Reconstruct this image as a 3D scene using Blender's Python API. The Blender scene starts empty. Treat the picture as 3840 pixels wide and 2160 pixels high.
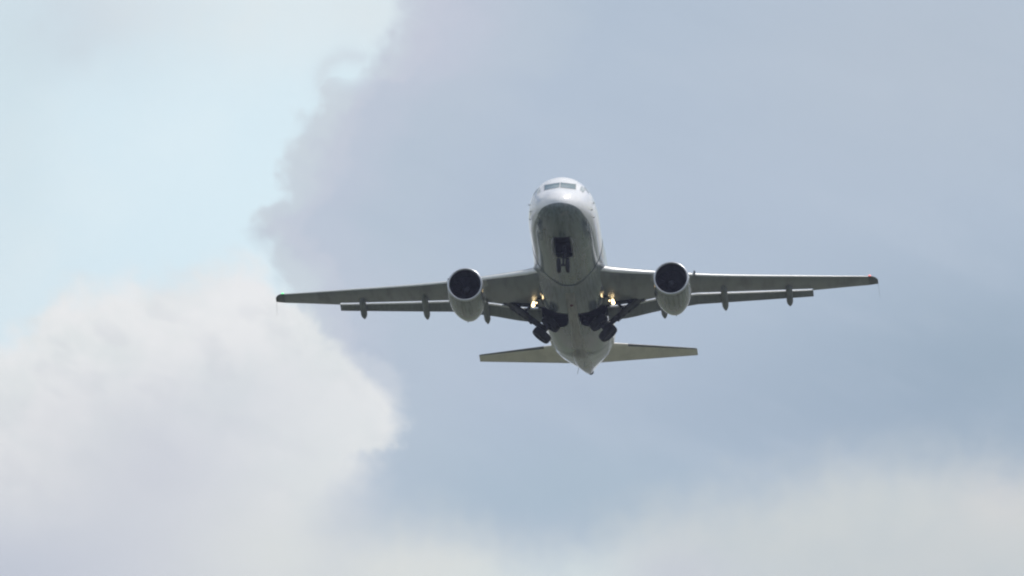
import bpy, bmesh, math, random
import numpy as np
from mathutils import Vector, Matrix

random.seed(7)
SC = bpy.context.scene
COL = SC.collection
rad = math.radians

# ------------------------------------------------------------------ camera
CAM_ELEV = rad(5.5)          # the camera stands on the ground and looks up at the climbing plane
DIST = 800.0                 # metres to the wing
PXM = 66.0                   # photograph pixels (of 3840) per metre at the wing
WIDTH_M = 3840.0 / PXM
FOC = DIST / WIDTH_M         # focal length in frame widths
cam_d = bpy.data.cameras.new('camera')
cam_d.sensor_width = 36.0
cam_d.lens = 36.0 * FOC
cam_d.clip_start = 1.0
cam_d.clip_end = 60000.0
cam = bpy.data.objects.new('camera', cam_d)
cam.location = (0, 0, 1.7)
cam.rotation_euler = (rad(90) + CAM_ELEV, 0, 0)
COL.objects.link(cam)
SC.camera = cam
C_DIR = Vector((0, math.cos(CAM_ELEV), math.sin(CAM_ELEV)))
C_RIGHT = Vector((1, 0, 0))
C_UP = Vector((0, -math.sin(CAM_ELEV), math.cos(CAM_ELEV)))

# ------------------------------------------------------------------ sun, exposure
SUN_DIR = Vector((0.42, 0.24, 0.87)).normalized()      # towards the sun
SUN_ELEV = math.asin(SUN_DIR.z)
sun_d = bpy.data.lights.new('sun', 'SUN')
sun_d.energy = 3.3
sun_d.angle = rad(0.6)
sun_d.color = (1.0, 0.96, 0.90)
sun = bpy.data.objects.new('sun', sun_d)
sun.rotation_euler = SUN_DIR.to_track_quat('Z', 'Y').to_euler()
sun.location = (300, 300, 600)
COL.objects.link(sun)

SC.view_settings.view_transform = 'Standard'
SC.view_settings.look = 'None'
SC.view_settings.exposure = 0.0
SC.view_settings.gamma = 1.0
SC.render.engine = 'CYCLES'
SC.cycles.use_denoising = True
SC.cycles.max_bounces = 6
SC.cycles.filter_width = 2.1


# ------------------------------------------------------------------ node expressions
def lin(r, g, b):
    f = lambda c: (c / 255.0 / 12.92) if c <= 10 else (((c / 255.0) + 0.055) / 1.055) ** 2.4
    return (f(r), f(g), f(b), 1.0)


class X:
    """A float socket with arithmetic, so that node graphs read as formulas."""
    nt = None

    def __init__(self, s):
        self.s = s

    @staticmethod
    def math(op, *args, clamp=False):
        n = X.nt.nodes.new('ShaderNodeMath')
        n.operation = op
        n.use_clamp = clamp
        for i, a in enumerate(args):
            if isinstance(a, X):
                X.nt.links.new(a.s, n.inputs[i])
            else:
                n.inputs[i].default_value = float(a)
        return X(n.outputs[0])

    def __add__(self, o): return X.math('ADD', self, o)
    __radd__ = __add__
    def __sub__(self, o): return X.math('SUBTRACT', self, o)
    def __rsub__(self, o): return X.math('SUBTRACT', o, self)
    def __mul__(self, o): return X.math('MULTIPLY', self, o)
    __rmul__ = __mul__
    def __truediv__(self, o): return X.math('DIVIDE', self, o)


def smooth(x, lo, hi):
    n = X.nt.nodes.new('ShaderNodeMapRange')
    n.interpolation_type = 'SMOOTHERSTEP'
    X.nt.links.new(x.s, n.inputs['Value'])
    for k, v in (('From Min', lo), ('From Max', hi)):
        if isinstance(v, X):
            X.nt.links.new(v.s, n.inputs[k])
        else:
            n.inputs[k].default_value = v
    return X(n.outputs['Result'])


def vec(x, y, z=0.0):
    n = X.nt.nodes.new('ShaderNodeCombineXYZ')
    for i, a in enumerate((x, y, z)):
        if isinstance(a, X):
            X.nt.links.new(a.s, n.inputs[i])
        else:
            n.inputs[i].default_value = float(a)
    return n.outputs[0]


def noise(v, scale, detail=4.0, rough=0.5, dist=0.0):
    n = X.nt.nodes.new('ShaderNodeTexNoise')
    n.inputs['Scale'].default_value = scale
    n.inputs['Detail'].default_value = detail
    n.inputs['Roughness'].default_value = rough
    n.inputs['Distortion'].default_value = dist
    X.nt.links.new(v, n.inputs['Vector'])
    return X(n.outputs['Fac'])


def curve(x, pts, lo, hi, vlo=0.0, vhi=1.0):
    """Piecewise smooth function through pts, x range lo..hi, value range vlo..vhi."""
    n = X.nt.nodes.new('ShaderNodeFloatCurve')
    c = n.mapping.curves[0]
    P = [((a - lo) / (hi - lo), (b - vlo) / (vhi - vlo)) for a, b in pts]
    c.points[0].location = P[0]
    c.points[1].location = P[-1]
    for p in P[1:-1]:
        c.points.new(*p)
    n.mapping.use_clip = False
    n.mapping.extend = 'HORIZONTAL'
    n.mapping.update()
    X.nt.links.new(((x - lo) * (1.0 / (hi - lo))).s, n.inputs['Value'])
    return X(n.outputs[0]) * (vhi - vlo) + vlo


def mixc(f, a, b):
    n = X.nt.nodes.new('ShaderNodeMix')
    n.data_type = 'RGBA'
    n.clamp_factor = True
    if isinstance(f, X):
        X.nt.links.new(f.s, n.inputs[0])
    else:
        n.inputs[0].default_value = f
    for i, c in ((6, a), (7, b)):
        if isinstance(c, tuple):
            n.inputs[i].default_value = c
        else:
            X.nt.links.new(c, n.inputs[i])
    return n.outputs[2]


def ramp(x, stops):
    n = X.nt.nodes.new('ShaderNodeValToRGB')
    n.color_ramp.interpolation = 'EASE'
    e = n.color_ramp.elements
    e[0].position, e[0].color = stops[0]
    e[1].position, e[1].color = stops[-1]
    for p, c in stops[1:-1]:
        k = e.new(p)
        k.color = c
    X.nt.links.new(x.s, n.inputs[0])
    return n.outputs[0]


# ------------------------------------------------------------------ world: Nishita sky and its clouds
world = bpy.data.worlds.new('World')
SC.world = world
world.use_nodes = True
nt = world.node_tree
nt.nodes.clear()
X.nt = nt
world.cycles.sampling_method = 'MANUAL'
world.cycles.sample_map_resolution = 1024
out = nt.nodes.new('ShaderNodeOutputWorld')
sky = nt.nodes.new('ShaderNodeTexSky')
sky.sky_type = 'NISHITA'
sky.sun_disc = False
sky.sun_elevation = SUN_ELEV
sky.sun_rotation = math.atan2(SUN_DIR.x, SUN_DIR.y)
sky.air_density = 1.2
sky.dust_density = 2.0
bg_sky = nt.nodes.new('ShaderNodeBackground')
bg_sky.inputs['Strength'].default_value = 0.10
nt.links.new(sky.outputs[0], bg_sky.inputs['Color'])

tc = nt.nodes.new('ShaderNodeTexCoord')
D = tc.outputs['Generated']


def dot(v):
    n = nt.nodes.new('ShaderNodeVectorMath')
    n.operation = 'DOT_PRODUCT'
    nt.links.new(D, n.inputs[0])
    n.inputs[1].default_value = v
    return X(n.outputs['Value'])


# bearing U (eastwards) and height V (downwards) about one fixed point of the sky, in units that
# are 1/2576 of 4.16 degrees: where each cloud bank stands in the sky
dc = X.math('MAXIMUM', dot(C_DIR), 0.05)
K = FOC * 2576.0
U = (dot(C_RIGHT) / dc) * K + 1288.0
V = 724.5 - (dot(C_UP) / dc) * K
P0 = vec(U * (1 / 1000.0), V * (1 / 1000.0))

# billows: coarse, middle and fine turbulence of the outlines
def warp(seed, s1, a1, s2, a2, s3, a3):
    q = vec(U * 0.001 + seed, V * 0.001 + seed * 1.7)
    return ((noise(q, s1, 2.0) - 0.5) * a1 + (noise(q, s2, 3.0, 0.55) - 0.5) * a2 + (noise(q, s3, 4.0, 0.6) - 0.5) * a3)

wu = warp(3.1, 3.5, 50.0, 11.0, 120.0, 26.0, 40.0)
wv = warp(8.7, 3.5, 50.0, 11.0, 120.0, 26.0, 40.0)
U1, V1 = U + wu, V + wv


def blob(u, v, su, sv=None):
    """soft bump around a bearing"""
    sv = sv or su
    a = (U - u) * (1.0 / su)
    b = (V - v) * (1.0 / sv)
    return X.math('POWER', math.e, (a * a + b * b) * -0.5)


big = noise(P0, 2.2, 5.0, 0.5)
mid = noise(P0, 5.5, 6.0, 0.52)

# A: pale open sky with thin high veil
veil = mixc(smooth(big, 0.35, 0.7), lin(213, 232, 241), lin(222, 236, 242))
veil = mixc(blob(660, 480, 420, 330) * 0.75, veil, lin(222, 241, 249))
veil = mixc(blob(170, 50, 150, 100) * (mid * 1.5 - 0.1), veil, lin(198, 210, 220))
veil = mixc(blob(20, 250, 90, 330) * 0.4, veil, lin(206, 222, 228))
veil = mixc(blob(330, 20, 150, 60) * 0.45, veil, lin(206, 218, 228))
veil = mixc(blob(560, 20, 280, 110) * mid * 0.9, veil, lin(227, 233, 234))
veil = mixc(blob(950, 30, 110, 70) * 0.5, veil, lin(226, 232, 234))

# B: the great blue grey bank on the right
xB = curve(V1, [(-400, 1250), (-150, 1040), (0, 985), (60, 990), (105, 952), (150, 925), (185, 880), (212, 800),
                (262, 788), (292, 750), (330, 742), (362, 716), (430, 706), (500, 680), (540, 640), (565, 618),
                (600, 640), (645, 664), (690, 700), (730, 712), (850, 720), (1200, 690), (1600, 640)],
           -400, 1600, 400, 1400)
dB = U1 - xB
softB = 22.0 + 150.0 * X.math('MAXIMUM', mid - 0.42, 0.0)
mB = smooth(dB, softB * -0.8, softB * 1.7)
# the thin curl that stands off the bank's edge
aC = (U + wu * 0.35 - 872.0) * (1 / 62.0)
bC = (V + wv * 0.35 - 195.0) * (1 / 52.0)
rC = X.math('SQRT', aC * aC + bC * bC)
curl = X.math('POWER', math.e, (rC - 1.0) * (rC - 1.0) * -5.0) * smooth(U * -1.0 - V, -1130.0, -1030.0)
mB = X.math('MAXIMUM', mB, curl * 0.7, clamp=True)
hole = blob(880, 186, 34, 22)
mB = mB * (1.0 - hole * 0.85)
depth = X.math('MULTIPLY', dB + (mid - 0.5) * 70.0, 1 / 620.0, clamp=True)
cB = ramp(depth, [(0.0, lin(211, 222, 228)), (0.08, lin(206, 216, 223)), (0.20, lin(199, 206, 218)),
                  (0.30, lin(191, 201, 215)), (0.55, lin(184, 198, 212)), (1.0, lin(179, 194, 211))])
cB = mixc(blob(1080, 40, 170, 150) * 0.55, cB, lin(197, 202, 217))
cB = mixc(blob(2350, 130, 420, 260) * 0.55, cB, lin(187, 197, 208))
cB = mixc(blob(1500, 560, 520, 180) * 0.35, cB, lin(184, 196, 213))
cB = mixc(blob(2560, 960, 420, 200) * 0.95, cB, lin(153, 172, 189))
cB = mixc(blob(2050, 1040, 420, 120) * 0.6, cB, lin(161, 178, 196))
cB = mixc(blob(1430, 1240, 300, 110) * 0.7, cB, lin(170, 189, 203))
cB = mixc(blob(1330, 930, 300, 110) * 0.35, cB, lin(181, 192, 210))
band = noise(vec((U + V * 0.5) * 0.0007 + 6.1, (V - U * 0.42) * 0.0024 + 0.7), 2.6, 5.0, 0.5)
cB = mixc(smooth(band, 0.45, 0.75) * 0.22, cB, lin(190, 202, 216))
cB = mixc(smooth(1.0 - band, 0.5, 0.75) * 0.16, cB, lin(172, 187, 203))
cB = mixc((big - 0.5) * 0.55, cB, lin(190, 203, 214))
cB = mixc((mid - 0.55) * 0.55, cB, lin(172, 187, 206))

# C: the sunlit cumulus at the lower left
yC = curve(U1, [(-700, 780), (-250, 880), (0, 865), (50, 838), (100, 785), (140, 742), (200, 715), (300, 698), (400, 692),
                (480, 682), (560, 660), (640, 652), (700, 662), (760, 690), (1200, 700)], -700, 1200, 500, 1100)
xC = curve(V1, [(400, 660), (640, 690), (690, 706), (735, 728), (790, 788), (850, 850), (885, 915), (925, 995), (970, 1022),
                (1060, 1026), (1110, 1012), (1150, 970), (1200, 935), (1260, 890), (1320, 870), (1400, 860), (1900, 900)],
           400, 1900, 500, 1300)
mCt = smooth((V + wv * 1.1) - yC, -60.0, 85.0)
lower = smooth(V, 1080.0, 1330.0)
mCr = smooth(xC - (U + wu * 0.85), -30.0 - lower * 150.0, 70.0 + lower * 150.0)
mC = mCt * mCr
# the thin veil between the bright edge and the outer shell
inner = smooth((U + wu * 0.6) - (V + wv * 0.6) * 0.95, -15.0, 50.0) * X.math('MULTIPLY', blob(955, 900, 150, 95), 1.3, clamp=True)
mC = mC * (1.0 - inner * 0.74)
cC = mixc(smooth(mid, 0.3, 0.68), lin(226, 231, 231), lin(238, 239, 239))
lump = noise(vec(U * 0.0011 + 1.3, V * 0.0016 - U * 0.0005 + 4.2), 6.5, 4.0, 0.5)
cC = mixc(smooth(lump, 0.48, 0.70) * 0.42, cC, lin(212, 216, 220))
hollow = noise(vec(U * 0.001 + 5.3, V * 0.0013 + 2.2), 3.3, 5.0, 0.5)
cC = mixc(smooth(hollow, 0.46, 0.72) * smooth(V, 850.0, 1100.0) * 0.40, cC, lin(213, 216, 220))
cC = mixc(blob(400, 1190, 190, 150) * 0.8, cC, lin(205, 209, 218))
cC = mixc(blob(660, 1030, 180, 110) * 0.55, cC, lin(210, 215, 222))
cC = mixc(blob(40, 1440, 300, 120) * 0.95, cC, lin(192, 199, 211))
cC = mixc(blob(470, 1420, 260, 120) * 0.75, cC, lin(203, 207, 218))
cC = mixc(blob(120, 1180, 150, 120) * 0.45, cC, lin(214, 216, 220))
cC = mixc(blob(860, 1080, 150, 110) * 0.6, cC, lin(226, 230, 231))
cC = mixc(blob(720, 1400, 220, 120) * 0.8, cC, lin(221, 225, 223))
cC = mixc(blob(560, 730, 170, 60) * 0.5, cC, lin(236, 238, 240))

# D: the low pale bank along the bottom
yD = curve(U + wu * 0.9, [(-400, 1500), (600, 1420), (820, 1300), (980, 1295), (1090, 1280), (1200, 1300), (1330, 1350), (1430, 1352),
                    (1500, 1310), (1620, 1258), (1800, 1215), (2000, 1180), (2200, 1120), (2400, 1118), (2576, 1140),
                    (3000, 1180)], -400, 3000, 1000, 1600)
dD = V + wv * 0.9 - yD
mD = smooth(dD, -110.0, 200.0)
cD = mixc(smooth(mid, 0.3, 0.7), lin(197, 206, 210), lin(206, 212, 213))
cD = mixc(blob(1380, 1450, 230, 62) * 0.95, cD, lin(217, 228, 228))
cD = mixc(blob(960, 1410, 260, 80) * 0.95, cD, lin(223, 226, 223))
cD = mixc(blob(2080, 1270, 200, 110) * 0.6, cD, lin(209, 214, 213))
cD = mixc(blob(2540, 1250, 110, 80) * 0.8, cD, lin(217, 217, 215))
cD = mixc(blob(1700, 1440, 110, 50) * 0.7, cD, lin(200, 204, 213))
cD = mixc(blob(2400, 1420, 260, 70) * 0.6, cD, lin(203, 208, 209))

col = mixc(mB, veil, cB)
col = mixc(mC, col, cC)
col = mixc(mD * (1.0 - mC * 0.6), col, cD)

# the rest of the sky: broken cloud, whiter and thicker towards the horizon
sepn = nt.nodes.new('ShaderNodeSeparateXYZ')
nt.links.new(D, sepn.inputs[0])
dz = X(sepn.outputs['Z'])
flat = vec(X(sepn.outputs['X']) / (X.math('MAXIMUM', dz, 0.0) + 0.12), X(sepn.outputs['Y']) / (X.math('MAXIMUM', dz, 0.0) + 0.12))
cov = noise(flat, 0.9, 7.0, 0.55, 0.3)
far_col = mixc(smooth(noise(flat, 1.7, 5.0), 0.35, 0.7), lin(176, 190, 206), lin(228, 232, 236))
far_mask = smooth(cov, 0.38, 0.56)
near = smooth(dot(C_DIR), math.cos(rad(7.0)), math.cos(rad(3.2)))
col = mixc(near, far_col, col)
mask = X.math('MAXIMUM', near, far_mask)
bg_cl = nt.nodes.new('ShaderNodeBackground')
nt.links.new(col, bg_cl.inputs['Color'])
bg_cl.inputs['Strength'].default_value = 1.0
mx = nt.nodes.new('ShaderNodeMixShader')
nt.links.new(mask.s, mx.inputs[0])
nt.links.new(bg_sky.outputs[0], mx.inputs[1])
nt.links.new(bg_cl.outputs[0], mx.inputs[2])
nt.links.new(mx.outputs[0], out.inputs['Surface'])


# ------------------------------------------------------------------ materials
def material(name, color, rough=0.4, metal=0.0, coat=0.0, grime=0.12, streak=(0.5, 9.0, 9.0), scale=0.8, spec=0.5):
    m = bpy.data.materials.new(name)
    m.use_nodes = True
    X.nt = m.node_tree
    b = X.nt.nodes['Principled BSDF']
    t = X.nt.nodes.new('ShaderNodeTexCoord')
    mp = X.nt.nodes.new('ShaderNodeMapping')
    mp.inputs['Scale'].default_value = streak
    X.nt.links.new(t.outputs['Object'], mp.inputs['Vector'])
    n = noise(mp.outputs[0], scale, 5.0, 0.6)
    c = tuple(color) + (1.0,)
    dk = tuple(k * (1.0 - 2.2 * grime) for k in color) + (1.0,)
    cc = mixc(smooth(n, 0.38, 0.72), c, dk)
    X.nt.links.new(cc, b.inputs['Base Color'])
    r = (n - 0.5) * 0.25 + rough
    X.nt.links.new(r.s, b.inputs['Roughness'])
    b.inputs['Metallic'].default_value = metal
    b.inputs['Coat Weight'].default_value = coat
    b.inputs['Coat Roughness'].default_value = 0.08
    b.inputs['Specular IOR Level'].default_value = spec
    return m


def emitter(name, color, strength):
    m = bpy.data.materials.new(name)
    m.use_nodes = True
    b = m.node_tree.nodes['Principled BSDF']
    b.inputs['Base Color'].default_value = (0.8, 0.8, 0.8, 1)
    b.inputs['Emission Color'].default_value = tuple(color) + (1.0,)
    b.inputs['Emission Strength'].default_value = strength
    return m


def fuselage_paint():
    """white above a waterline, grey belly below it, with dirt trailing aft"""
    m = bpy.data.materials.new('fuselage_paint')
    m.use_nodes = True
    X.nt = m.node_tree
    b = X.nt.nodes['Principled BSDF']
    t = X.nt.nodes.new('ShaderNodeTexCoord')
    sp = X.nt.nodes.new('ShaderNodeSeparateXYZ')
    X.nt.links.new(t.outputs['Object'], sp.inputs[0])
    x, z = X(sp.outputs['X']), X(sp.outputs['Z'])
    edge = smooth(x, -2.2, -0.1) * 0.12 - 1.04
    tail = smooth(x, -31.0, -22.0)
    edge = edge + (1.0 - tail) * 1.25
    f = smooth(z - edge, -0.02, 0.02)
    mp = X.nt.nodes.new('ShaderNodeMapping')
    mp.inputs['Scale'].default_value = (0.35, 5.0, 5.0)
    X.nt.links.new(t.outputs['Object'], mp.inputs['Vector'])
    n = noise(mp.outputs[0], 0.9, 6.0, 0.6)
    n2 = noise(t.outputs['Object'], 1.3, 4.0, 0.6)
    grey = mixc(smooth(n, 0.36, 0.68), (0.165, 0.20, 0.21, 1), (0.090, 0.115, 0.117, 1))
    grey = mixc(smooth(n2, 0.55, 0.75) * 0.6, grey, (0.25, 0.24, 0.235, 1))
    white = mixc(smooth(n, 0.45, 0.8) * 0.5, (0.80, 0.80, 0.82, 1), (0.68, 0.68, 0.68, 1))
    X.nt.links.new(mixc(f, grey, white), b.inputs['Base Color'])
    b.inputs['Roughness'].default_value = 0.22
    b.inputs['Coat Weight'].default_value = 0.9
    b.inputs['Coat Roughness'].default_value = 0.06
    return m


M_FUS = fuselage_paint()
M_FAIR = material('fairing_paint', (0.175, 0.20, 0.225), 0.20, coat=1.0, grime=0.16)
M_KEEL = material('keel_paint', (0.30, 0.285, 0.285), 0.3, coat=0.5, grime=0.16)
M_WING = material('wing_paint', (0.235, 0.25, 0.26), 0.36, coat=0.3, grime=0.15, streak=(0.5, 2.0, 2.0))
M_SLAT = material('sunlit_leading_edge', (0.88, 0.88, 0.87), 0.30, metal=0.1, grime=0.05)  # sun and sky gleam of the leading edge put into a near-white colour
M_FLAP = material('flap_paint', (0.20, 0.215, 0.225), 0.4, grime=0.10)
M_FLAPNOSE = material('flap_nose_sunlit', (0.88, 0.88, 0.88), 0.32, metal=0.1, grime=0.04)  # sunlight falling through the slot put into the pale nose colour
M_TAIL = material('tailplane_paint', (0.78, 0.74, 0.66), 0.4, coat=0.2, grime=0.07, streak=(0.6, 2.0, 2.0))
M_TAILEDGE = material('tailplane_edge', (0.16, 0.165, 0.16), 0.4, grime=0.1)
M_FIN = material('fin_paint', (0.78, 0.78, 0.8), 0.3, coat=0.4, grime=0.04)
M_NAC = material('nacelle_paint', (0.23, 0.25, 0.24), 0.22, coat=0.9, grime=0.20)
M_LIP = material('polished_lip', (0.62, 0.63, 0.66), 0.34, metal=0.85, grime=0.04)
M_DUCT = material('inlet_liner', (0.035, 0.037, 0.045), 0.6, grime=0.1)
M_FAN = material('fan_blade', (0.05, 0.05, 0.06), 0.45, metal=0.4, grime=0.1)
M_SPIN = material('spinner_paint', (0.06, 0.06, 0.07), 0.45, grime=0.1)
M_EXH = material('exhaust_metal', (0.07, 0.065, 0.06), 0.5, metal=0.6, grime=0.1)
M_WELL = material('wheel_bay', (0.016, 0.016, 0.020), 0.8, grime=0.15)
M_RUB = material('tyre_rubber', (0.010, 0.010, 0.013), 0.75, grime=0.1)
M_RIM = material('wheel_rim', (0.06, 0.06, 0.065), 0.45, metal=0.4)
M_LEG = material('gear_leg_steel', (0.05, 0.052, 0.06), 0.45, metal=0.3)
M_LEGPALE = material('gear_leg_pale', (0.16, 0.16, 0.17), 0.4, metal=0.3)
M_TIP = material('wingtip_shaded_grey', (0.13, 0.14, 0.14), 0.4, grime=0.1)  # shade of the sloping tip put into a darker grey; small fittings share it
M_GLASS = material('cockpit_glass', (0.16, 0.22, 0.24), 0.12, coat=1.0, grime=0.06, spec=0.6)
M_SIDEGLASS = material('side_glass_sky_reflection', (0.46, 0.50, 0.50), 0.1, coat=1.0, grime=0.06, spec=0.7)  # sky reflection in the side panes put into the pale base colour
M_SEAL = material('window_seal', (0.45, 0.45, 0.46), 0.5)
M_DOOR = material('gear_door_paint', (0.42, 0.42, 0.44), 0.35, grime=0.1)
M_LAMP = emitter('landing_lamp', (1.0, 0.74, 0.38), 4.5)
M_GREEN = emitter('green_lamp', (0.05, 1.0, 0.25), 1.2)
M_RED = emitter('red_lamp', (1.0, 0.10, 0.06), 1.1)
M_BEACON = material('red_beacon_glass', (0.10, 0.02, 0.02), 0.2)


def ground_material():
    m = bpy.data.materials.new('grass_field')
    m.use_nodes = True
    X.nt = m.node_tree
    b = X.nt.nodes['Principled BSDF']
    t = X.nt.nodes.new('ShaderNodeTexCoord')
    a = noise(t.outputs['Object'], 0.004, 6.0, 0.6)
    c = noise(t.outputs['Object'], 0.08, 6.0, 0.65)
    g = mixc(smooth(a, 0.35, 0.65), (0.058, 0.078, 0.042, 1), (0.10, 0.10, 0.082, 1))
    g = mixc(smooth(c, 0.35, 0.7) * 0.5, g, (0.05, 0.058, 0.036, 1))
    X.nt.links.new(g, b.inputs['Base Color'])
    b.inputs['Roughness'].default_value = 0.9
    return m


# ------------------------------------------------------------------ mesh helpers
def link(name, bm, mat, parent=None, smooth_shade=True, recalc=True):
    if recalc:
        bmesh.ops.recalc_face_normals(bm, faces=bm.faces[:])
    me = bpy.data.meshes.new(name)
    bm.to_mesh(me)
    bm.free()
    for mm in (mat if isinstance(mat, (list, tuple)) else [mat]):
        me.materials.append(mm)
    if smooth_shade:
        me.polygons.foreach_set('use_smooth', [True] * len(me.polygons))
    o = bpy.data.objects.new(name, me)
    COL.objects.link(o)
    if parent is not None:
        o.parent = parent
    return o


def grid(bm, rows, closed=False, keep=None, mat=None):
    """quads over rows of points; closed joins the last column to the first"""
    V_ = [[bm.verts.new(p) for p in r] for r in rows]
    n = len(rows[0])
    for i in range(len(rows) - 1):
        for j in range(n if closed else n - 1):
            k = (j + 1) % n
            q = (V_[i][j], V_[i][k], V_[i + 1][k], V_[i + 1][j])
            if keep is not None:
                c = (q[0].co + q[1].co + q[2].co + q[3].co) / 4
                if not keep(c):
                    continue
            try:
                f = bm.faces.new(q)
                if mat is not None:
                    f.material_index = mat(i, j) if callable(mat) else mat
            except ValueError:
                pass
    return V_


def cap(bm, ring):
    try:
        f = bm.faces.new([bm.verts.new(v.co) for v in ring])
        f.material_index = ring[0].link_faces[0].material_index if ring[0].link_faces else 0
    except ValueError:
        pass


def drop_loose(bm):
    bmesh.ops.delete(bm, geom=[v for v in bm.verts if not v.link_faces], context='VERTS')


def tube(bm, p0, p1, r0, r1=None, n=14, caps=True, mat=0):
    p0, p1 = Vector(p0), Vector(p1)
    r1 = r0 if r1 is None else r1
    d = (p1 - p0).normalized()
    a = d.orthogonal().normalized()
    b = d.cross(a)
    rows = [[p + (a * math.cos(2 * math.pi * k / n) + b * math.sin(2 * math.pi * k / n)) * r for k in range(n)]
            for p, r in ((p0, r0), (p1, r1))]
    V_ = grid(bm, rows, True, mat=mat)
    if caps:
        cap(bm, V_[0])
        cap(bm, V_[1])


def revolve(bm, origin, axis, prof, n=32, mat=None, closed_ends=False):
    """prof: (distance along axis, radius)"""
    o, d = Vector(origin), Vector(axis).normalized()
    a = d.orthogonal().normalized()
    b = d.cross(a)
    rows = [[o + d * t + (a * math.cos(2 * math.pi * k / n) + b * math.sin(2 * math.pi * k / n)) * r for k in range(n)]
            for t, r in prof]
    V_ = grid(bm, rows, True, mat=mat)
    if closed_ends:
        cap(bm, V_[0])
        cap(bm, V_[-1])
    return V_


def box(bm, c, ex, ey, ez, mat=0):
    """box by centre and three half-edge vectors"""
    c, ex, ey, ez = Vector(c), Vector(ex), Vector(ey), Vector(ez)
    v = [bm.verts.new(c + ex * i + ey * j + ez * k) for i in (-1, 1) for j in (-1, 1) for k in (-1, 1)]
    for q in ((0, 1, 3, 2), (4, 6, 7, 5), (0, 4, 5, 1), (2, 3, 7, 6), (0, 2, 6, 4), (1, 5, 7, 3)):
        f = bm.faces.new([v[i] for i in q])
        f.material_index = mat


def pchip(xs, ys):
    xs, ys = np.array(xs, float), np.array(ys, float)
    h = np.diff(xs)
    d = np.diff(ys) / h
    m = np.zeros(len(xs))
    for i in range(1, len(xs) - 1):
        if d[i - 1] * d[i] > 0:
            w1, w2 = 2 * h[i] + h[i - 1], h[i] + 2 * h[i - 1]
            m[i] = (w1 + w2) / (w1 / d[i - 1] + w2 / d[i])
    m[0], m[-1] = d[0], d[-1]

    def f(x):
        i = int(min(max(np.searchsorted(xs, x) - 1, 0), len(xs) - 2))
        t = (x - xs[i]) / h[i]
        t = min(max(t, 0.0), 1.0)
        return ((1 + 2 * t) * (1 - t) ** 2 * ys[i] + t * (1 - t) ** 2 * h[i] * m[i]
                + t * t * (3 - 2 * t) * ys[i + 1] + t * t * (t - 1) * h[i] * m[i + 1])
    return f


def lerp(xs, ys):
    return lambda x: float(np.interp(x, xs, ys))


# ------------------------------------------------------------------ ground
bm = bmesh.new()
R = 4000.0
ring0 = [bm.verts.new((0, 0, 0))]
rings = []
for r in (60, 400, 1000, 2000, R):
    rings.append([bm.verts.new((r * math.cos(2 * math.pi * k / 48), r * math.sin(2 * math.pi * k / 48), 0)) for k in range(48)])
for k in range(48):
    bm.faces.new((ring0[0], rings[0][k], rings[0][(k + 1) % 48]))
    for a, b in zip(rings[:-1], rings[1:]):
        bm.faces.new((a[k], b[k], b[(k + 1) % 48], a[(k + 1) % 48]))
g = link('ground', bm, ground_material(), None, False)
g['kind'] = 'structure'

# ------------------------------------------------------------------ the airliner
# local frame: x forward (nose tip at x = 0, station s = -x), y to its left (image right), z up
PITCH, YAW, ROLL = rad(14.55), rad(3.5), rad(1.5)
fwd = Vector((-math.sin(YAW) * math.cos(PITCH), -math.cos(YAW) * math.cos(PITCH), math.sin(PITCH)))
lft = Vector((math.cos(YAW), -math.sin(YAW), 0))
up = fwd.cross(lft)
lft2 = lft * math.cos(ROLL) + up * math.sin(ROLL)
up2 = up * math.cos(ROLL) - lft * math.sin(ROLL)
ROT = Matrix((fwd, lft2, up2)).transposed()
ref_local = Vector((-17.0, 0, 0))
ref_world = cam.location + C_DIR * DIST + C_RIGHT * (237.0 / PXM) - C_UP * (14.0 / PXM)
plane = bpy.data.objects.new('airliner', None)
plane.empty_display_size = 4
COL.objects.link(plane)
plane.matrix_world = Matrix.Translation(ref_world - ROT @ ref_local) @ ROT.to_4x4()
plane['label'] = 'white twin-engine jet airliner with grey belly climbing overhead, landing lights on and wheels half folded'
plane['category'] = 'airplane'


def pt(s, y, z):
    return Vector((-s, y, z))


# ---- fuselage
ST = [0, .05, .2, .5, 1.0, 1.4, 1.75, 2.1, 2.5, 3.0, 3.5, 4.5, 6.0, 8.0, 22.0, 24.0, 26.0, 28.0, 30.0, 32.0, 33.2, 33.84]
ZT = [-.9, -.66, -.42, -.10, .27, .52, .80, 1.16, 1.48, 1.72, 1.85, 1.99, 2.07, 2.07, 2.07, 2.07, 2.06, 2.02, 1.93, 1.76, 1.58, 1.36]
ZB = [-.9, -1.12, -1.30, -1.48, -1.66, -1.76, -1.82, -1.88, -1.93, -1.98, -2.01, -2.05, -2.07, -2.07, -2.02, -1.62, -1.12, -.62, -.08, .50, .87, 1.08]
HW = [0, .27, .53, .83, 1.15, 1.34, 1.46, 1.57, 1.68, 1.78, 1.85, 1.93, 1.975, 1.975, 1.975, 1.92, 1.72, 1.28, .80, .40, .21, .12]
ZC = [-.9, -.89, -.86, -.78, -.62, -.50, -.39, -.28, -.19, -.11, -.06, -.02, 0, 0, 0, .05, .2, .45, .72, 1.0, 1.16, 1.19]
SQ = [math.sqrt(s) for s in ST]
fZT, fZB, fHW, fZC = (pchip(SQ, k) for k in (ZT, ZB, HW, ZC))


def section(s):
    q = math.sqrt(max(s, 0))
    return fZT(q), fZB(q), fHW(q), fZC(q)


def skin(s, ang, off=0.0):
    """fuselage point; ang 0 = top, pi/2 = left side (+y), pi = keel"""
    zt, zb, hw, zc = section(s)
    c, n = math.cos(ang), math.sin(ang)
    z = zc + ((zt - zc) if c > 0 else (zc - zb)) * c
    return pt(s, (hw + off) * n, z + off * c)


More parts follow.
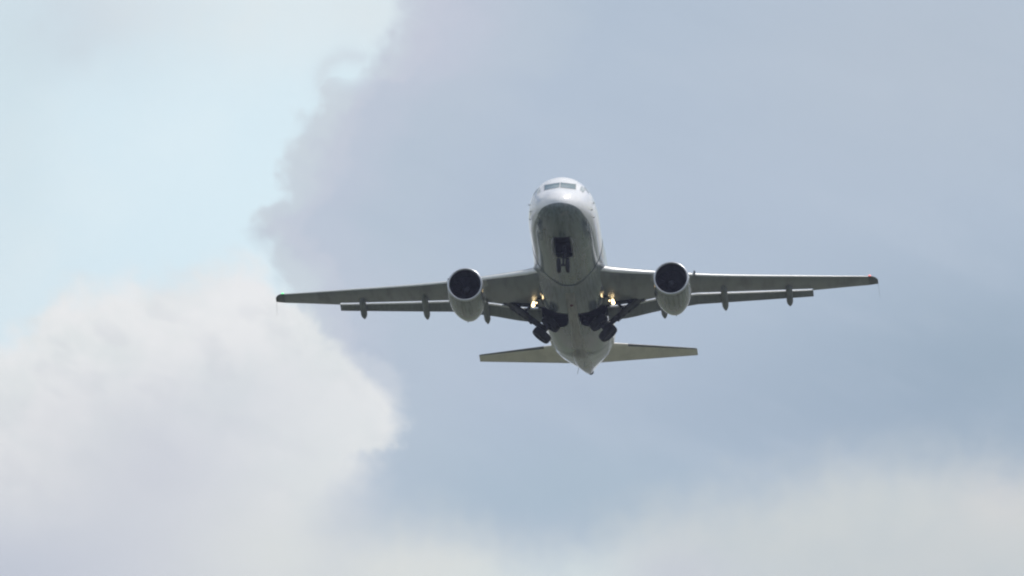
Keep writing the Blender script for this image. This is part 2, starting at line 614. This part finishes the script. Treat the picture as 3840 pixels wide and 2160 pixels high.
stations = list(np.array([0.0005, .004, .015, .04, .08, .14, .22, .32, .44, .58, .74, .9])) + list(np.arange(1.06, 9.5, .1)) \
    + list(np.arange(9.5, 24.0, .16)) + list(np.arange(24.0, 33.84, .12)) + [33.84]
NA = 160
NOSE_WELL = (2.75, 5.75, 0.46)


def fus_keep(c):
    s = -c.x
    if NOSE_WELL[0] < s < NOSE_WELL[1] and c.z < -1.0 and abs(c.y + 0.01) < NOSE_WELL[2] - 0.04 * (s < 3.4):
        return False
    if 12.2 < s < 18.6 and c.z < -1.05:
        return False
    return True


bm = bmesh.new()
rows = [[skin(s, 2 * math.pi * k / NA) for k in range(NA)] for s in stations]
VV = grid(bm, rows, True, fus_keep)
cap(bm, VV[0])
drop_loose(bm)
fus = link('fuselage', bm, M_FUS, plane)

# APU outlet at the tail's end
bm = bmesh.new()
revolve(bm, pt(33.80, 0, 1.19), (-1, 0, 0.08), [(0, .17), (.10, .165), (.10, .12), (-.25, .11), (-.25, 0.01)], 24)
link('exhaust_outlet', bm, M_EXH, plane)

# nose wheel bay
def bay(name, s0, s1, y0, y1, zlow, ztop):
    bm = bmesh.new()
    a = [pt(s0, y0, zlow), pt(s0, y1, zlow), pt(s1, y1, zlow), pt(s1, y0, zlow)]
    b = [Vector((p.x, p.y, ztop)) for p in a]
    va = [bm.verts.new(p) for p in a]
    vb = [bm.verts.new(p) for p in b]
    for i in range(4):
        j = (i + 1) % 4
        bm.faces.new((va[i], va[j], vb[j], vb[i]))
    bm.faces.new(vb)
    return bm


nb = bay('x', 2.70, 5.8, -.49, .49, -1.80, -1.15)
box(nb, pt(3.4, -.2, -1.25), (.5, 0, 0), (0, .05, 0), (0, 0, .08))
box(nb, pt(3.2, .22, -1.25), (.4, 0, 0), (0, .04, 0), (0, 0, .08))
box(nb, pt(4.2, 0, -1.25), (.06, 0, 0), (0, .42, 0), (0, 0, .08))
link('nose_wheel_bay', nb, M_WELL, plane, False)

# cockpit glass, found on the skin by its height in front view
A20 = math.atan2(0.342, 0.94)


def skin_top(s, y, off):
    zt, zb, hw, zc = section(s)
    k = max(0.0, 1 - (y / hw) ** 2)
    return pt(s, y, zc + (zt - zc) * math.sqrt(k))


def solve_s(y, h):
    lo, hi = 0.4, 3.0
    f = lambda s: (skin_top(s, y, 0).z + .9) * .94 - .342 * s - h
    s = lo
    while s < hi:
        if section(s)[2] > abs(y) and f(s) > 0:
            break
        s += .004
    return s


def pane(name, y0, y1, hb0, hb1, ht0, ht1, mat, grow=0.0, off=.012):
    bm = bmesh.new()
    rows = []
    for i in range(13):
        t = i / 12
        y = y0 + (y1 - y0) * t
        r = []
        for j in range(7):
            w = j / 6
            hb, ht = hb0 + (hb1 - hb0) * t, ht0 + (ht1 - ht0) * t
            h = hb + (ht - hb) * w
            s = solve_s(y, h)
            p = skin_top(s, y, 0)
            e = .01
            q1, q2 = skin_top(s + e, y, 0), skin_top(s, y + e, 0)
            nrm = (q1 - p).cross(q2 - p)
            nrm.normalize()
            if nrm.z < 0:
                nrm = -nrm
            r.append(p + nrm * off)
        rows.append(r)
    grid(bm, rows)
    return link(name, bm, mat, fus)


for sgn in (-1, 1):
    pane('windscreen', sgn * .03, sgn * .87, .85, .715, 1.11, 1.00, M_GLASS, off=.014)
    sl = pane('windscreen_seal', sgn * .012, sgn * .90, .83, .69, 1.13, 1.02, M_SEAL, off=.006)

# the two side panes of each flank
for sgn in (-1, 1):
    for (sa, sb, a0, a1) in ((1.85, 2.4, 0.82, 1.02), (2.5, 3.1, 0.88, 1.12)):
        bm = bmesh.new()
        rows = []
        for i in range(9):
            s = sa + (sb - sa) * i / 8
            lo = a1 - .02 * i / 8
            hi = a0 - .04 * i / 8
            rows.append([skin(s, sgn * (lo + (hi - lo) * j / 6), .012) for j in range(7)])
        grid(bm, rows)
        link('side_window', bm, M_SIDEGLASS, fus)

# ---- belly fairing with the open main wheel bays
FS = [8.6, 9.2, 9.8, 10.5, 11.5, 13.0, 14.5, 16.0, 17.5, 19.0, 20.5, 22.0]
FD = [2.072, 2.074, 2.078, 2.10, 2.20, 2.31, 2.35, 2.35, 2.33, 2.25, 2.12, 1.93]
FWD = [1.977, 1.978, 1.98, 1.99, 2.0, 2.0, 2.0, 1.99, 1.97, 1.93, 1.86, 1.78]
fFD, fFW = pchip(FS, FD), pchip(FS, FWD)


def fair(s, ang, off=0.0):
    """ang from -1..1 across the belly (0 = keel)"""
    d, w = fFD(s) + off, fFW(s) + off
    a = ang * math.pi * .5 * 1.06
    k = min(max((s - 9.6) / 3.0, 0), 1)
    k = k * k * (3 - 2 * k)
    y = w * math.copysign(abs(math.sin(a)) ** (1 - .20 * k), a)
    z = -d * abs(math.cos(a)) ** (1 - .36 * k) * (1 if abs(a) < math.pi / 2 else -1)
    # the fillet that flares into the wing's leading edge
    y += math.copysign(.36 * math.exp(-((s - 11.15) / .8) ** 2 - ((z + 1.0) / .28) ** 2), a)
    return pt(s, y, z)


def in_bay(s, y):
    y = abs(y)
    if y < .33 or y > 2.2:
        return False
    if s < 14.12 + .10 * y ** 1.5:
        return False
    aft = 16.0
    # the round cut-outs of the folded tyres
    if (y - 1.05) ** 2 + ((s - 15.9) * 0.95) ** 2 < .62 ** 2:
        aft = 16.85
    if y > 1.45:
        aft = 16.3
    return s < aft


bm = bmesh.new()
rows = []
for s in np.arange(8.6, 22.001, .075):
    rows.append([fair(s, -1 + 2 * k / 110) for k in range(111)])


def fair_keep(c):
    s = -c.x
    if in_bay(s, c.y) and c.z < -0.8:
        return False
    # the front edge is a U: furthest aft under the keel
    t = max(0.0, abs(c.y) - .40) / 1.5
    return s > 10.25 - 1.25 * t


grid(bm, rows, False, fair_keep)
drop_loose(bm)
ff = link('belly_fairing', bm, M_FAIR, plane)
sol = ff.modifiers.new('skin', 'SOLIDIFY')
sol.thickness = .015
sol.offset = 1

# keel beam that runs on between the bays
bm = bmesh.new()
rows = []
for s in np.arange(11.2, 33.3, .2):
    w = float(np.interp(s, [11.2, 17, 22, 26, 29, 31.5, 33.3], [.29, .29, .42, .50, .40, .26, .14]))
    e = max(0.0, min(1, (s - 11.2) / 1.5, (33.3 - s) / 1.5))
    zf = fFD(s) if s < 20.5 else 0
    zt_, zb_, hw_, zc_ = section(s)
    row = []
    for q in np.linspace(-1, 1, 11):
        y = w * q
        zz = zc_ - (zc_ - zb_) * math.sqrt(max(0, 1 - (y / hw_) ** 2))
        if s < 21.5:
            zz = min(zz, -zf + .09 * abs(y) ** 3)
        row.append(pt(s, y, zz - (.012 + .075 * e) * (1 - abs(q) ** 6)))
    rows.append(row)
grid(bm, rows)
link('keel_beam', bm, M_KEEL, plane)

wb = bay('x', 13.85, 16.9, -2.02, 2.02, -1.55, -.85)
for sgn in (-1, 1):
    box(wb, pt(15.2, sgn * .38, -1.5), (1.3, 0, 0), (0, .02, 0), (0, 0, .55))
    for s_ in (14.3, 14.9, 15.5):
        tube(wb, pt(s_, sgn * .4, -1.35), pt(s_, sgn * 1.9, -1.25), .06)
link('main_wheel_bay', wb, M_WELL, plane, False)

# ---- wings
Y_LE = [0, 2.4, 7.0, 13.0, 16.4]
fSLE = lerp([0, 2.0, 2.4, 16.4, 17.2], [9.2, 10.45, 10.75, 17.72, 18.1])
fZLE = pchip([0, 2.4, 7.0, 13.0, 16.4, 17.2], [-1.15, -1.03, -.63, .17, .66, .78])
fSLOT = lerp([0, 2.8, 4.7, 6.96, 13.0, 13.4, 16.4, 17.2], [15.8, 15.8, 15.66, 15.85, 18.08, 18.2, 18.9, 19.0])
fZSL = pchip([0, 2.8, 4.7, 6.96, 13.0, 16.4, 17.2], [-1.40, -1.27, -.99, -.70, .14, .62, .72])
fTC = lerp([0, 3, 7, 17], [.135, .13, .115, .10])
FLAP_END = 13.32


def half_thick(x, tc):
    return 5 * tc * (.2969 * math.sqrt(max(x, 0)) - .126 * x - .3516 * x * x + .2843 * x ** 3 - .1036 * x ** 4)


XS = [0.72 * (1 - math.cos(math.pi * .5 * k / 15)) for k in range(16)]


def wing_section(y, xend=.72, n=16):
    """closed ring: from the trailing cut along the underside to the leading edge and back on top"""
    s0, z0 = fSLE(y), fZLE(y)
    s1, zl = fSLOT(y), fZSL(y)
    c = (s1 - s0) / .72
    tc = fTC(y)
    zc1 = zl + half_thick(.72, tc) * c * .8            # centre line at the slot
    dz = (zc1 - z0) / .72
    pts = []
    xs = [.70 * (1 - math.cos(math.pi * .5 * k / (n - 2))) for k in range(n - 1)] + [xend]
    for x in reversed(xs):
        pts.append(pt(s0 + x * c, y, z0 + dz * x - half_thick(x, tc) * c * .8))
    for x in xs[1:]:
        pts.append(pt(s0 + x * c, y, z0 + dz * x + half_thick(x, tc) * c * 1.15))
    return pts


def low_z(y, s):
    """underside height of the wing"""
    s0, z0, s1, zl = fSLE(y), fZLE(y), fSLOT(y), fZSL(y)
    c = (s1 - s0) / .72
    tc = fTC(y)
    x = (s - s0) / c
    dz = (zl + half_thick(.72, tc) * c * .8 - z0) / .72
    return z0 + dz * x - half_thick(min(max(x, 0), 1), tc) * c * .8


def canoe(bm, pts, w, h, n=12):
    rows = []
    for (p, k) in pts:
        rows.append([p + Vector((0, w * k * math.cos(2 * math.pi * j / n), h * k * math.sin(2 * math.pi * j / n))) for j in range(n)])
    V_ = grid(bm, rows, True)
    cap(bm, V_[0])
    cap(bm, V_[-1])


def mirror(bm, sgn, span=0.0):
    for v in bm.verts:
        v.co.y *= sgn * (1 + span * v.co.y / 16.7)


def build_wing(sgn):
    n = 26
    # main box, y 1.2 .. FLAP_END, and on to the tip with the full chord
    bm = bmesh.new()
    ys = list(np.arange(1.2, 4.6, .07)) + list(np.arange(4.6, FLAP_END, .25)) + [FLAP_END]
    rows = [wing_section(y, .72, n) for y in ys]
    m_ = 2 * n - 1

    def keep(c):
        s, y = -c.x, c.y
        if 2.05 < y < 4.0 and 15.12 + .2 * max(0, y - 3.0) < s and s < 15.78 and c.z < low_z(y, s) + .05:
            return False
        return True

    V_ = grid(bm, rows, True, keep, mat=lambda i, j: 1 if n - 4 <= j < n + 2 else 0)
    cap(bm, V_[0])
    cap(bm, V_[-1])
    drop_loose(bm)
    mirror(bm, sgn, .0135)
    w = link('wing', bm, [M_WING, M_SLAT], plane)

    # outer wing, with the aileron's full chord
    bm = bmesh.new()
    ys = [FLAP_END + .002] + list(np.arange(13.6, 16.41, .25)) + [16.42]
    rows = [wing_section(y, .86, n) for y in ys]
    V_ = grid(bm, rows, True, mat=lambda i, j: 1 if n - 4 <= j < n + 2 else 0)
    cap(bm, V_[0])
    cap(bm, V_[-1])
    mirror(bm, sgn, .0135)
    link('outer_wing_panel', bm, [M_WING, M_SLAT], w)

    # rounded, raked tip
    bm = bmesh.new()
    rows = []
    for y, f0 in ((16.425, 0.0), (16.55, .04), (16.68, .13), (16.80, .26), (16.89, .42), (16.94, .56)):
        ring = wing_section(16.42, .86, n)
        s0, s1 = fSLE(16.42), fSLE(16.42) + (fSLOT(16.42) - fSLE(16.42)) / .72 * .86
        zz = fZLE(y) - fZLE(16.42)
        k = 1 - (f0 ** 1.5) * .8
        zm = sum(p.z for p in ring) / len(ring)
        rr = []
        for p in ring:
            x = (-p.x - s0) / (s1 - s0)
            s = s0 + (f0 + x * (1 - f0)) * (s1 - s0) + .1 * f0
            rr.append(pt(s, y, zm + (p.z - zm) * k + zz))
        rows.append(rr)
    V_ = grid(bm, rows, True)
    cap(bm, V_[0])
    cap(bm, V_[-1])
    mirror(bm, sgn, .0135)
    link('wing_tip', bm, M_TIP, w)

    # navigation light
    bm = bmesh.new()
    y = 16.5
    bmesh.ops.create_uvsphere(bm, u_segments=14, v_segments=8, radius=.06,
                              matrix=Matrix.Translation(pt(fSLE(y) + .03, y, fZLE(y) + .05)) @ Matrix.Diagonal((1.3, 1.3, .8, 1)))
    mirror(bm, sgn, .0135)
    nl = link('navigation_light', bm, M_RED if sgn > 0 else M_GREEN, w)
    nl['label'] = 'red navigation light at the wing tip' if sgn > 0 else 'green navigation light at the wing tip'

    # static wick
    bm = bmesh.new()
    tube(bm, pt(19.15, 16.93, fZLE(16.9)), pt(20.2, 16.98, fZLE(16.9) - .50), .006, .004, 6)
    mirror(bm, sgn, .0135)
    link('static_wick', bm, M_TIP, w)

    # flaps
    def flap(y0, y1, ny):
        bm = bmesh.new()
        rows = []
        for y in np.linspace(y0, y1, ny):
            ch = float(np.interp(y, [2, 4.7, 6.96, 13.3], [1.47, 1.34, 1.14, .74]))
            dl = rad(float(np.interp(y, [2, 6.9, 13.3], [11.5, 10.5, 9.5])))
            s0, z0 = fSLOT(y) + .205, fZSL(y) + .012
            th = .17 if y < 7 else .17 - .05 * (y - 7) / 6.3
            prof_lo, prof_up = [], []
            for x in [0, .015, .05, .1, .18, .3, .45, .6, .8, 1.0]:
                t = th * (math.sqrt(x / .12) * (1 - x / .36) * 1.5 if x < .12 else (1 - (x - .12) / .9)) if x > 0 else 0
                t = max(t, .012) if x > 0 else 0
                prof_lo.append((x * ch, -t * .35))
                prof_up.append((x * ch, t * .65))
            ring = [(a, b) for a, b in reversed(prof_lo)] + prof_up[1:]
            c, sn = math.cos(dl), math.sin(dl)
            rows.append([pt(s0 + a * c + b * sn, y, z0 - a * sn + b * c - .02) for a, b in ring])
        V_ = grid(bm, rows, True, mat=lambda i, j: 1 if 7 <= j <= 13 else 0)
        cap(bm, V_[0])
        cap(bm, V_[-1])
        mirror(bm, sgn, .0135)
        link('flap', bm, [M_FLAP, M_FLAPNOSE], w)

    flap(1.88, 6.15, 20)
    flap(6.2, FLAP_END + .02, 30)

    # flap track fairings
    for (y, s_t, z_t, s_f) in ((12.02, 19.22, -.45, 16.75), (8.44, 18.62, -.83, 15.0), (5.02, 18.25, -1.33, 14.8)):
        bm = bmesh.new()
        pts = []
        sm = fSLOT(y) + .1
        zm = low_z(y, fSLOT(y)) - .14
        for k in range(22):
            t = k / 21
            s = s_f + (s_t - s_f) * t
            if s < sm:
                u = (s - s_f) / (sm - s_f)
                z = low_z(y, s) - .02 - .12 * u
            else:
                u = (s - sm) / (s_t - sm)
                z = zm + (z_t - zm) * u
            prof = min(1.0, (t / .22) ** .6 if t > 0 else .02, ((1 - t) / .20) ** .62 if t < 1 else .02)
            pts.append((pt(s, y, z), max(prof, .03)))
        canoe(bm, pts, .185, .20)
        mirror(bm, sgn, .0135)
        link('flap_track_fairing', bm, M_FLAP, w)

    # dark end of the slat beside the engine pylon
    bm = bmesh.new()
    y = 6.92
    box(bm, pt(fSLE(y) + .06, y, fZLE(y) + .06), (.12, 0, 0), (0, .05, 0), (0, 0, .14))
    mirror(bm, sgn, .0135)
    link('slat_end', bm, M_TIP, w, False)

    # wing part of the main gear bay: dark ceiling inside the wing
    bm = bmesh.new()
    a = [pt(15.0, 2.0, low_z(2.0, 15.0) + .22), pt(15.0, 4.1, low_z(4.1, 15.0) + .22), pt(15.79, 4.1, low_z(4.1, 15.7) + .12), pt(15.79, 2.0, low_z(2.0, 15.7) + .12)]
    box_v = [bm.verts.new(p) for p in a]
    bm.faces.new(box_v)
    lo = [bm.verts.new(p + Vector((0, 0, -.16 if i < 2 else -.07))) for i, p in enumerate(a)]
    for i in range(4):
        j = (i + 1) % 4
        if i == 2:
            continue
        bm.faces.new((box_v[i], box_v[j], lo[j], lo[i]))
    mirror(bm, sgn, .0135)
    link('gear_leg_bay', bm, M_WELL, w, False)
    return w


wings = [build_wing(-1), build_wing(1)]


# ---- engines
def build_engine(sgn):
    y0, s0, z0 = 5.80 * sgn, 9.0, -2.27
    o = pt(s0, y0, z0)
    ax = Vector((-1, 0, -.015))
    bm = bmesh.new()
    prof = [(.12, 1.005), (.35, 1.035), (.8, 1.06), (1.4, 1.07), (2.1, 1.05), (2.7, 1.0), (3.2, .92), (3.7, .81), (4.1, .70), (4.42, .60),
            (4.42, .56), (3.9, .54), (3.9, .30)]
    revolve(bm, o, ax, prof, 64)
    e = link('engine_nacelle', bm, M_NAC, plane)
    bm = bmesh.new()
    lip = [(.125, 1.006), (.06, .995), (.02, .975), (0, .945), (.005, .915), (.03, .89), (.08, .875)]
    revolve(bm, o, ax, lip, 64)
    link('inlet_lip', bm, M_LIP, e)
    bm = bmesh.new()
    revolve(bm, o, ax, [(.08, .875), (.2, .858), (.5, .84), (.9, .85), (1.25, .86), (1.25, .3)], 64)
    link('inlet_duct', bm, M_DUCT, e)
    # fan
    bm = bmesh.new()
    c = o + ax.normalized() * 1.08
    nb_ = 24
    for k in range(nb_):
        rows = []
        for i in range(7):
            r = .24 + (.83 - .24) * i / 6
            tw = rad(32 + 30 * i / 6)
            th = 2 * math.pi * k / nb_ + .10 * (i / 6) ** 2
            rd = Vector((0, math.cos(th), math.sin(th)))
            tg = Vector((0, -math.sin(th), math.cos(th)))
            h = .06 + .05 * i / 6
            d = tg * math.sin(tw) * h + Vector((math.cos(tw) * h, 0, 0))
            rows.append([c + rd * r - d, c + rd * r + d])
        grid(bm, rows)
    link('fan', bm, M_FAN, e)
    bm = bmesh.new()
    revolve(bm, o + ax.normalized() * .72, ax, [(0, .005), (.02, .05), (.08, .11), (.18, .18), (.32, .245), (.42, .26)], 28)
    link('spinner', bm, M_SPIN, e)
    # core nozzle and plug
    bm = bmesh.new()
    revolve(bm, o, ax, [(3.9, .46), (4.5, .42), (4.85, .34), (4.85, .31), (4.4, .3), (4.4, .2), (4.8, .17), (5.2, .04)], 32)
    link('exhaust_nozzle', bm, M_EXH, e)
    # strake on the inboard flank
    bm = bmesh.new()
    a = rad(28)
    for q in (1,):
        ri = Vector((0, -sgn * math.cos(a), math.sin(a)))
        base = [o + ax * .7 + ri * 1.05, o + ax * 2.0 + ri * 1.05]
        topp = [o + ax * 1.15 + ri * 1.30, o + ax * 2.0 + ri * 1.36]
        nrm = Vector((0, math.sin(a), sgn * math.cos(a))) * .012
        f = [base[0], base[1], topp[1], topp[0]]
        v1 = [bm.verts.new(p + nrm) for p in f]
        v2 = [bm.verts.new(p - nrm) for p in f]
        bm.faces.new(v1)
        bm.faces.new(v2)
        for i in range(4):
            j = (i + 1) % 4
            bm.faces.new((v1[i], v1[j], v2[j], v2[i]))
    link('strake', bm, M_NAC, e, False)
    # drain mast under the nozzle
    bm = bmesh.new()
    box(bm, o + Vector((-4.25, sgn * .10, -.66)), (.10, 0, 0), (0, .02, 0), (-.05, 0, .09))
    link('drain_mast', bm, M_EXH, e, False)
    # pylon
    bm = bmesh.new()
    rows = []
    for s, zt_, zb_, w_ in ((9.9, z0 + 1.06, z0 + .95, .03), (10.6, z0 + 1.25, z0 + .9, .15), (11.6, z0 + 1.45, z0 + .85, .22), (12.8, -.72, z0 + .8, .24),
                            (14.0, -.78, z0 + .75, .22), (15.2, -.85, -1.45, .14), (16.0, -.9, -1.05, .03)):
        rows.append([pt(s, y0 + w_ * k1, zb_ + (zt_ - zb_) * k2) for k1, k2 in ((-1, .15), (-1, .85), (-.5, 1), (.5, 1), (1, .85), (1, .15), (.5, 0), (-.5, 0))])
    V_ = grid(bm, rows, True)
    cap(bm, V_[0])
    cap(bm, V_[-1])
    link('pylon', bm, M_NAC, e)
    return e


engines = [build_engine(-1), build_engine(1)]


# ---- tailplane
def foil(s0, s1, y, z0, z1, t, n=14):
    c = s1 - s0
    xs = [1 - math.cos(math.pi * .5 * k / (n - 1)) for k in range(n)]
    r = []
    for x in reversed(xs):
        r.append(pt(s0 + x * c, y, z0 + (z1 - z0) * x - half_thick(x, t) * c))
    for x in xs[1:]:
        r.append(pt(s0 + x * c, y, z0 + (z1 - z0) * x + half_thick(x, t) * c))
    return r


for sgn in (-1, 1):
    bm = bmesh.new()
    rows = []
    for y in [.3, 1.0, 1.9] + list(np.linspace(2.4, 6.1, 9)) + [6.2, 6.235]:
        k = (y - 1.9) / (6.2 - 1.9)
        y *= 1.012
        s0 = 28.05 + 2.75 * k
        s1 = 31.15 + .85 * k
        z0 = .80 + .56 * k
        z1 = .84 + .52 * k
        if y > 6.3:
            s0 += .12
        rows.append(foil(s0, s1, y, z0, z1, .085 if y < 6.25 else .02))
    n = 14
    V_ = grid(bm, rows, True, mat=lambda i, j: 1 if (n - 4 <= j <= n + 2 and i > 2) else 0)
    cap(bm, V_[0])
    cap(bm, V_[-1])
    mirror(bm, sgn)
    link('tailplane', bm, [M_TAIL, M_TAILEDGE], plane)

# ---- fin (behind the fuselage from here)
bm = bmesh.new()
rows = []
for k in np.linspace(0, 1, 9):
    z = 1.8 + 5.9 * k
    s0, s1 = 26.6 + 5.2 * k, 32.4 + 1.4 * k
    c = s1 - s0
    xs = [1 - math.cos(math.pi * .5 * q / 11) for q in range(12)]
    rows.append([pt(s0 + x * c, -half_thick(x, .1) * c, z) for x in reversed(xs)] + [pt(s0 + x * c, half_thick(x, .1) * c, z) for x in xs[1:]])
V_ = grid(bm, rows, True)
cap(bm, V_[-1])
link('tail_fin', bm, M_FIN, plane)


# ---- landing gear
def wheel(c, axis, r, w, parent):
    bm = bmesh.new()
    h = w / 2
    prof = [(-h * .62, r * .50), (-h * .86, r * .58), (-h, r * .76), (-h * .93, r * .90), (-h * .72, r * .975), (-h * .35, r), (h * .35, r),
            (h * .72, r * .975), (h * .93, r * .90), (h, r * .76), (h * .86, r * .58), (h * .62, r * .50)]
    revolve(bm, c, axis, prof, 40, mat=0)
    revolve(bm, c, axis, [(-h * .62, r * .5), (-h * .35, r * .42), (-h * .3, r * .15), (-h * .55, r * .12), (-h * .55, 0.002)], 24, mat=1)
    revolve(bm, c, axis, [(h * .62, r * .5), (h * .35, r * .42), (h * .3, r * .15), (h * .55, r * .12), (h * .55, 0.002)], 24, mat=1)
    return link('wheel', bm, [M_RUB, M_RIM], parent)


for sgn in (-1, 1):
    piv = pt(15.75, 3.95 * sgn, -.78)
    end = pt(16.0, 1.62 * sgn, -2.60)
    d = (end - piv).normalized()
    n_ = Vector((0, .62 * sgn, -.786)).normalized()
    bm = bmesh.new()
    tube(bm, piv, piv.lerp(end, .55), .20, .18)
    tube(bm, piv.lerp(end, .5), end, .14, .13)
    tube(bm, end - n_ * .46, end + n_ * .46, .09)
    # torque links, side stay and its actuator
    for q, w_ in ((.62, .25), (.80, .28)):
        tube(bm, piv.lerp(end, q) , piv.lerp(end, q + .12) + Vector((.30, 0, 0)), .05)
        tube(bm, piv.lerp(end, q + .12) + Vector((.30, 0, 0)), piv.lerp(end, min(q + .22, 1)), .05)
    tube(bm, piv.lerp(end, .45), pt(15.6, 2.3 * sgn, -1.15), .07)
    tube(bm, piv.lerp(end, .30), pt(15.55, 2.9 * sgn, -1.0), .06)
    tube(bm, piv.lerp(end, .2) + n_ * .2, piv.lerp(end, .85) + n_ * .16, .04)
    for q in (.25, .42, .55, .68):
        box(bm, piv.lerp(end, q) + n_ * .14, d * .07, n_ * .12, Vector((.10, 0, 0)))
    gear = link('main_landing_gear', bm, M_LEG, plane)
    # the door plate carried on the leg
    bm = bmesh.new()
    rows = []
    for t in np.linspace(.0, .62, 9):
        p = piv.lerp(end, t) + n_ * .20
        rows.append([p + Vector((q * (.85 - .40 * t), 0, 0)) + n_ * (-.10 * q * q) for q in np.linspace(-1, 1, 7)])
    grid(bm, rows)
    dr = link('leg_door', bm, M_LEG, gear)
    so = dr.modifiers.new('plate', 'SOLIDIFY')
    so.thickness = .03
    wheel(end + n_ * .42, n_, .565, .42, gear)
    wheel(end - n_ * .42, n_, .565, .42, gear)

# nose gear, swinging forward
piv = pt(5.45, 0, -1.55)
axl = pt(4.12, 0, -3.12)
bm = bmesh.new()
tube(bm, piv, piv.lerp(axl, .6), .10)
tube(bm, piv.lerp(axl, .55), axl, .065)
tube(bm, axl + Vector((0, -.30, 0)), axl + Vector((0, .30, 0)), .06)
box(bm, piv.lerp(axl, .45), (.12, 0, .1), (0, .17, 0), (-.03, 0, .05))
ng = link('nose_landing_gear', bm, M_LEG, plane)
for sgn in (-1, 1):
    wheel(axl + Vector((0, .25 * sgn, 0)), (0, 1, 0), .42, .225, ng)
    bm = bmesh.new()
    rows = []
    for s in np.linspace(2.85, 5.65, 8):
        z = section(s)[1]
        rows.append([pt(s, sgn * (.48 + .10 * q), z + .06 - .30 * q * min(1, (5.8 - s) / .5)) for q in np.linspace(0, 1, 4)])
    grid(bm, rows)
    dd = link('nose_gear_door', bm, M_DOOR, plane)
    so = dd.modifiers.new('plate', 'SOLIDIFY')
    so.thickness = .025

# ---- lamps at the wing roots
for sgn in (-1, 1):
    for (s, y, z, r) in ((14.6, 2.27, -1.61, .10), (14.5, 2.24, -1.50, .08), (14.35, 2.07, -1.57, .045)):
        bm = bmesh.new()
        o = pt(s, y * sgn, z)
        revolve(bm, o, (-1, 0, .1), [(0, r * 1.12), (.10, r), (.16, r * .5), (.18, .004)], 20)
        if y > 2.05:
            tube(bm, o + Vector((-.1, 0, 0)), pt(s + .1, y * sgn, low_z(y, s) + .05), .03)
        l = link('landing_light', bm, M_LEGPALE, plane)
        bm = bmesh.new()
        revolve(bm, o, (-1, 0, .1), [(-.6 * r, .004), (-.55 * r, r * .4), (-.35 * r, r * .8), (-.1 * r, r * 1.05), (.02, r * 1.08)], 20)
        link('lens', bm, M_LAMP, l)

# probes on the nose
for sgn in (-1, 1):
    for (s, a) in ((2.6, 1.72), (3.3, 1.86), (3.0, 1.45)):
        bm = bmesh.new()
        p = skin(s, sgn * a)
        q = skin(s, sgn * a, .07)
        tube(bm, p, q, .025, .02, 8)
        tube(bm, q, q + Vector((.12, 0, 0)), .02, .012, 8)
        link('probe', bm, M_TIP, fus)

# ---- small things under the belly
def blade(s, y, h, w, mat=M_TIP):
    bm = bmesh.new()
    z = -(fFD(s) if 9.7 < s < 21 else -section(s)[1])
    rows = []
    for k, ww in ((0, w), (1, w * .5)):
        rows.append([pt(s + .25 * k * w + ww * a, y + b, z + .05 - (h + .05) * k) for a, b in ((-1, 0), (-.3, .02), (1, 0), (-.3, -.02))])
    V_ = grid(bm, rows, True)
    cap(bm, V_[1])
    link('antenna', bm, mat, plane, False)


blade(7.2, 0, .25, .22, M_FAIR)
blade(24.6, .10, .3, .2)
blade(21.2, -.15, .24, .18)
blade(11.4, .1, .2, .2, M_FAIR)
bm = bmesh.new()
bmesh.ops.create_uvsphere(bm, u_segments=14, v_segments=8, radius=.11, matrix=Matrix.Translation(pt(12.7, 0, -2.36)))
link('beacon', bm, M_BEACON, plane)
bm = bmesh.new()
tube(bm, pt(30.0, -.50, .1), pt(30.2, -.60, -.22), .014, .01, 8)
link('tail_probe', bm, M_TIP, plane)

# ------------------------------------------------------------------ thin haze between the field and the aircraft
bm = bmesh.new()
box(bm, (0, 0, 59.5), (4100, 0, 0), (0, 4100, 0), (0, 0, 60.5))
hz = link('haze', bm, [], None, False)
hz['kind'] = 'stuff'
hm = bpy.data.materials.new('haze_air')
hm.use_nodes = True
hm.node_tree.nodes.clear()
ho = hm.node_tree.nodes.new('ShaderNodeOutputMaterial')
hv = hm.node_tree.nodes.new('ShaderNodeVolumePrincipled')
hv.inputs['Color'].default_value = (0.64, 0.70, 1.0, 1)
hv.inputs['Density'].default_value = 0.00006
hm.node_tree.links.new(hv.outputs[0], ho.inputs['Volume'])
hz.data.materials.append(hm)
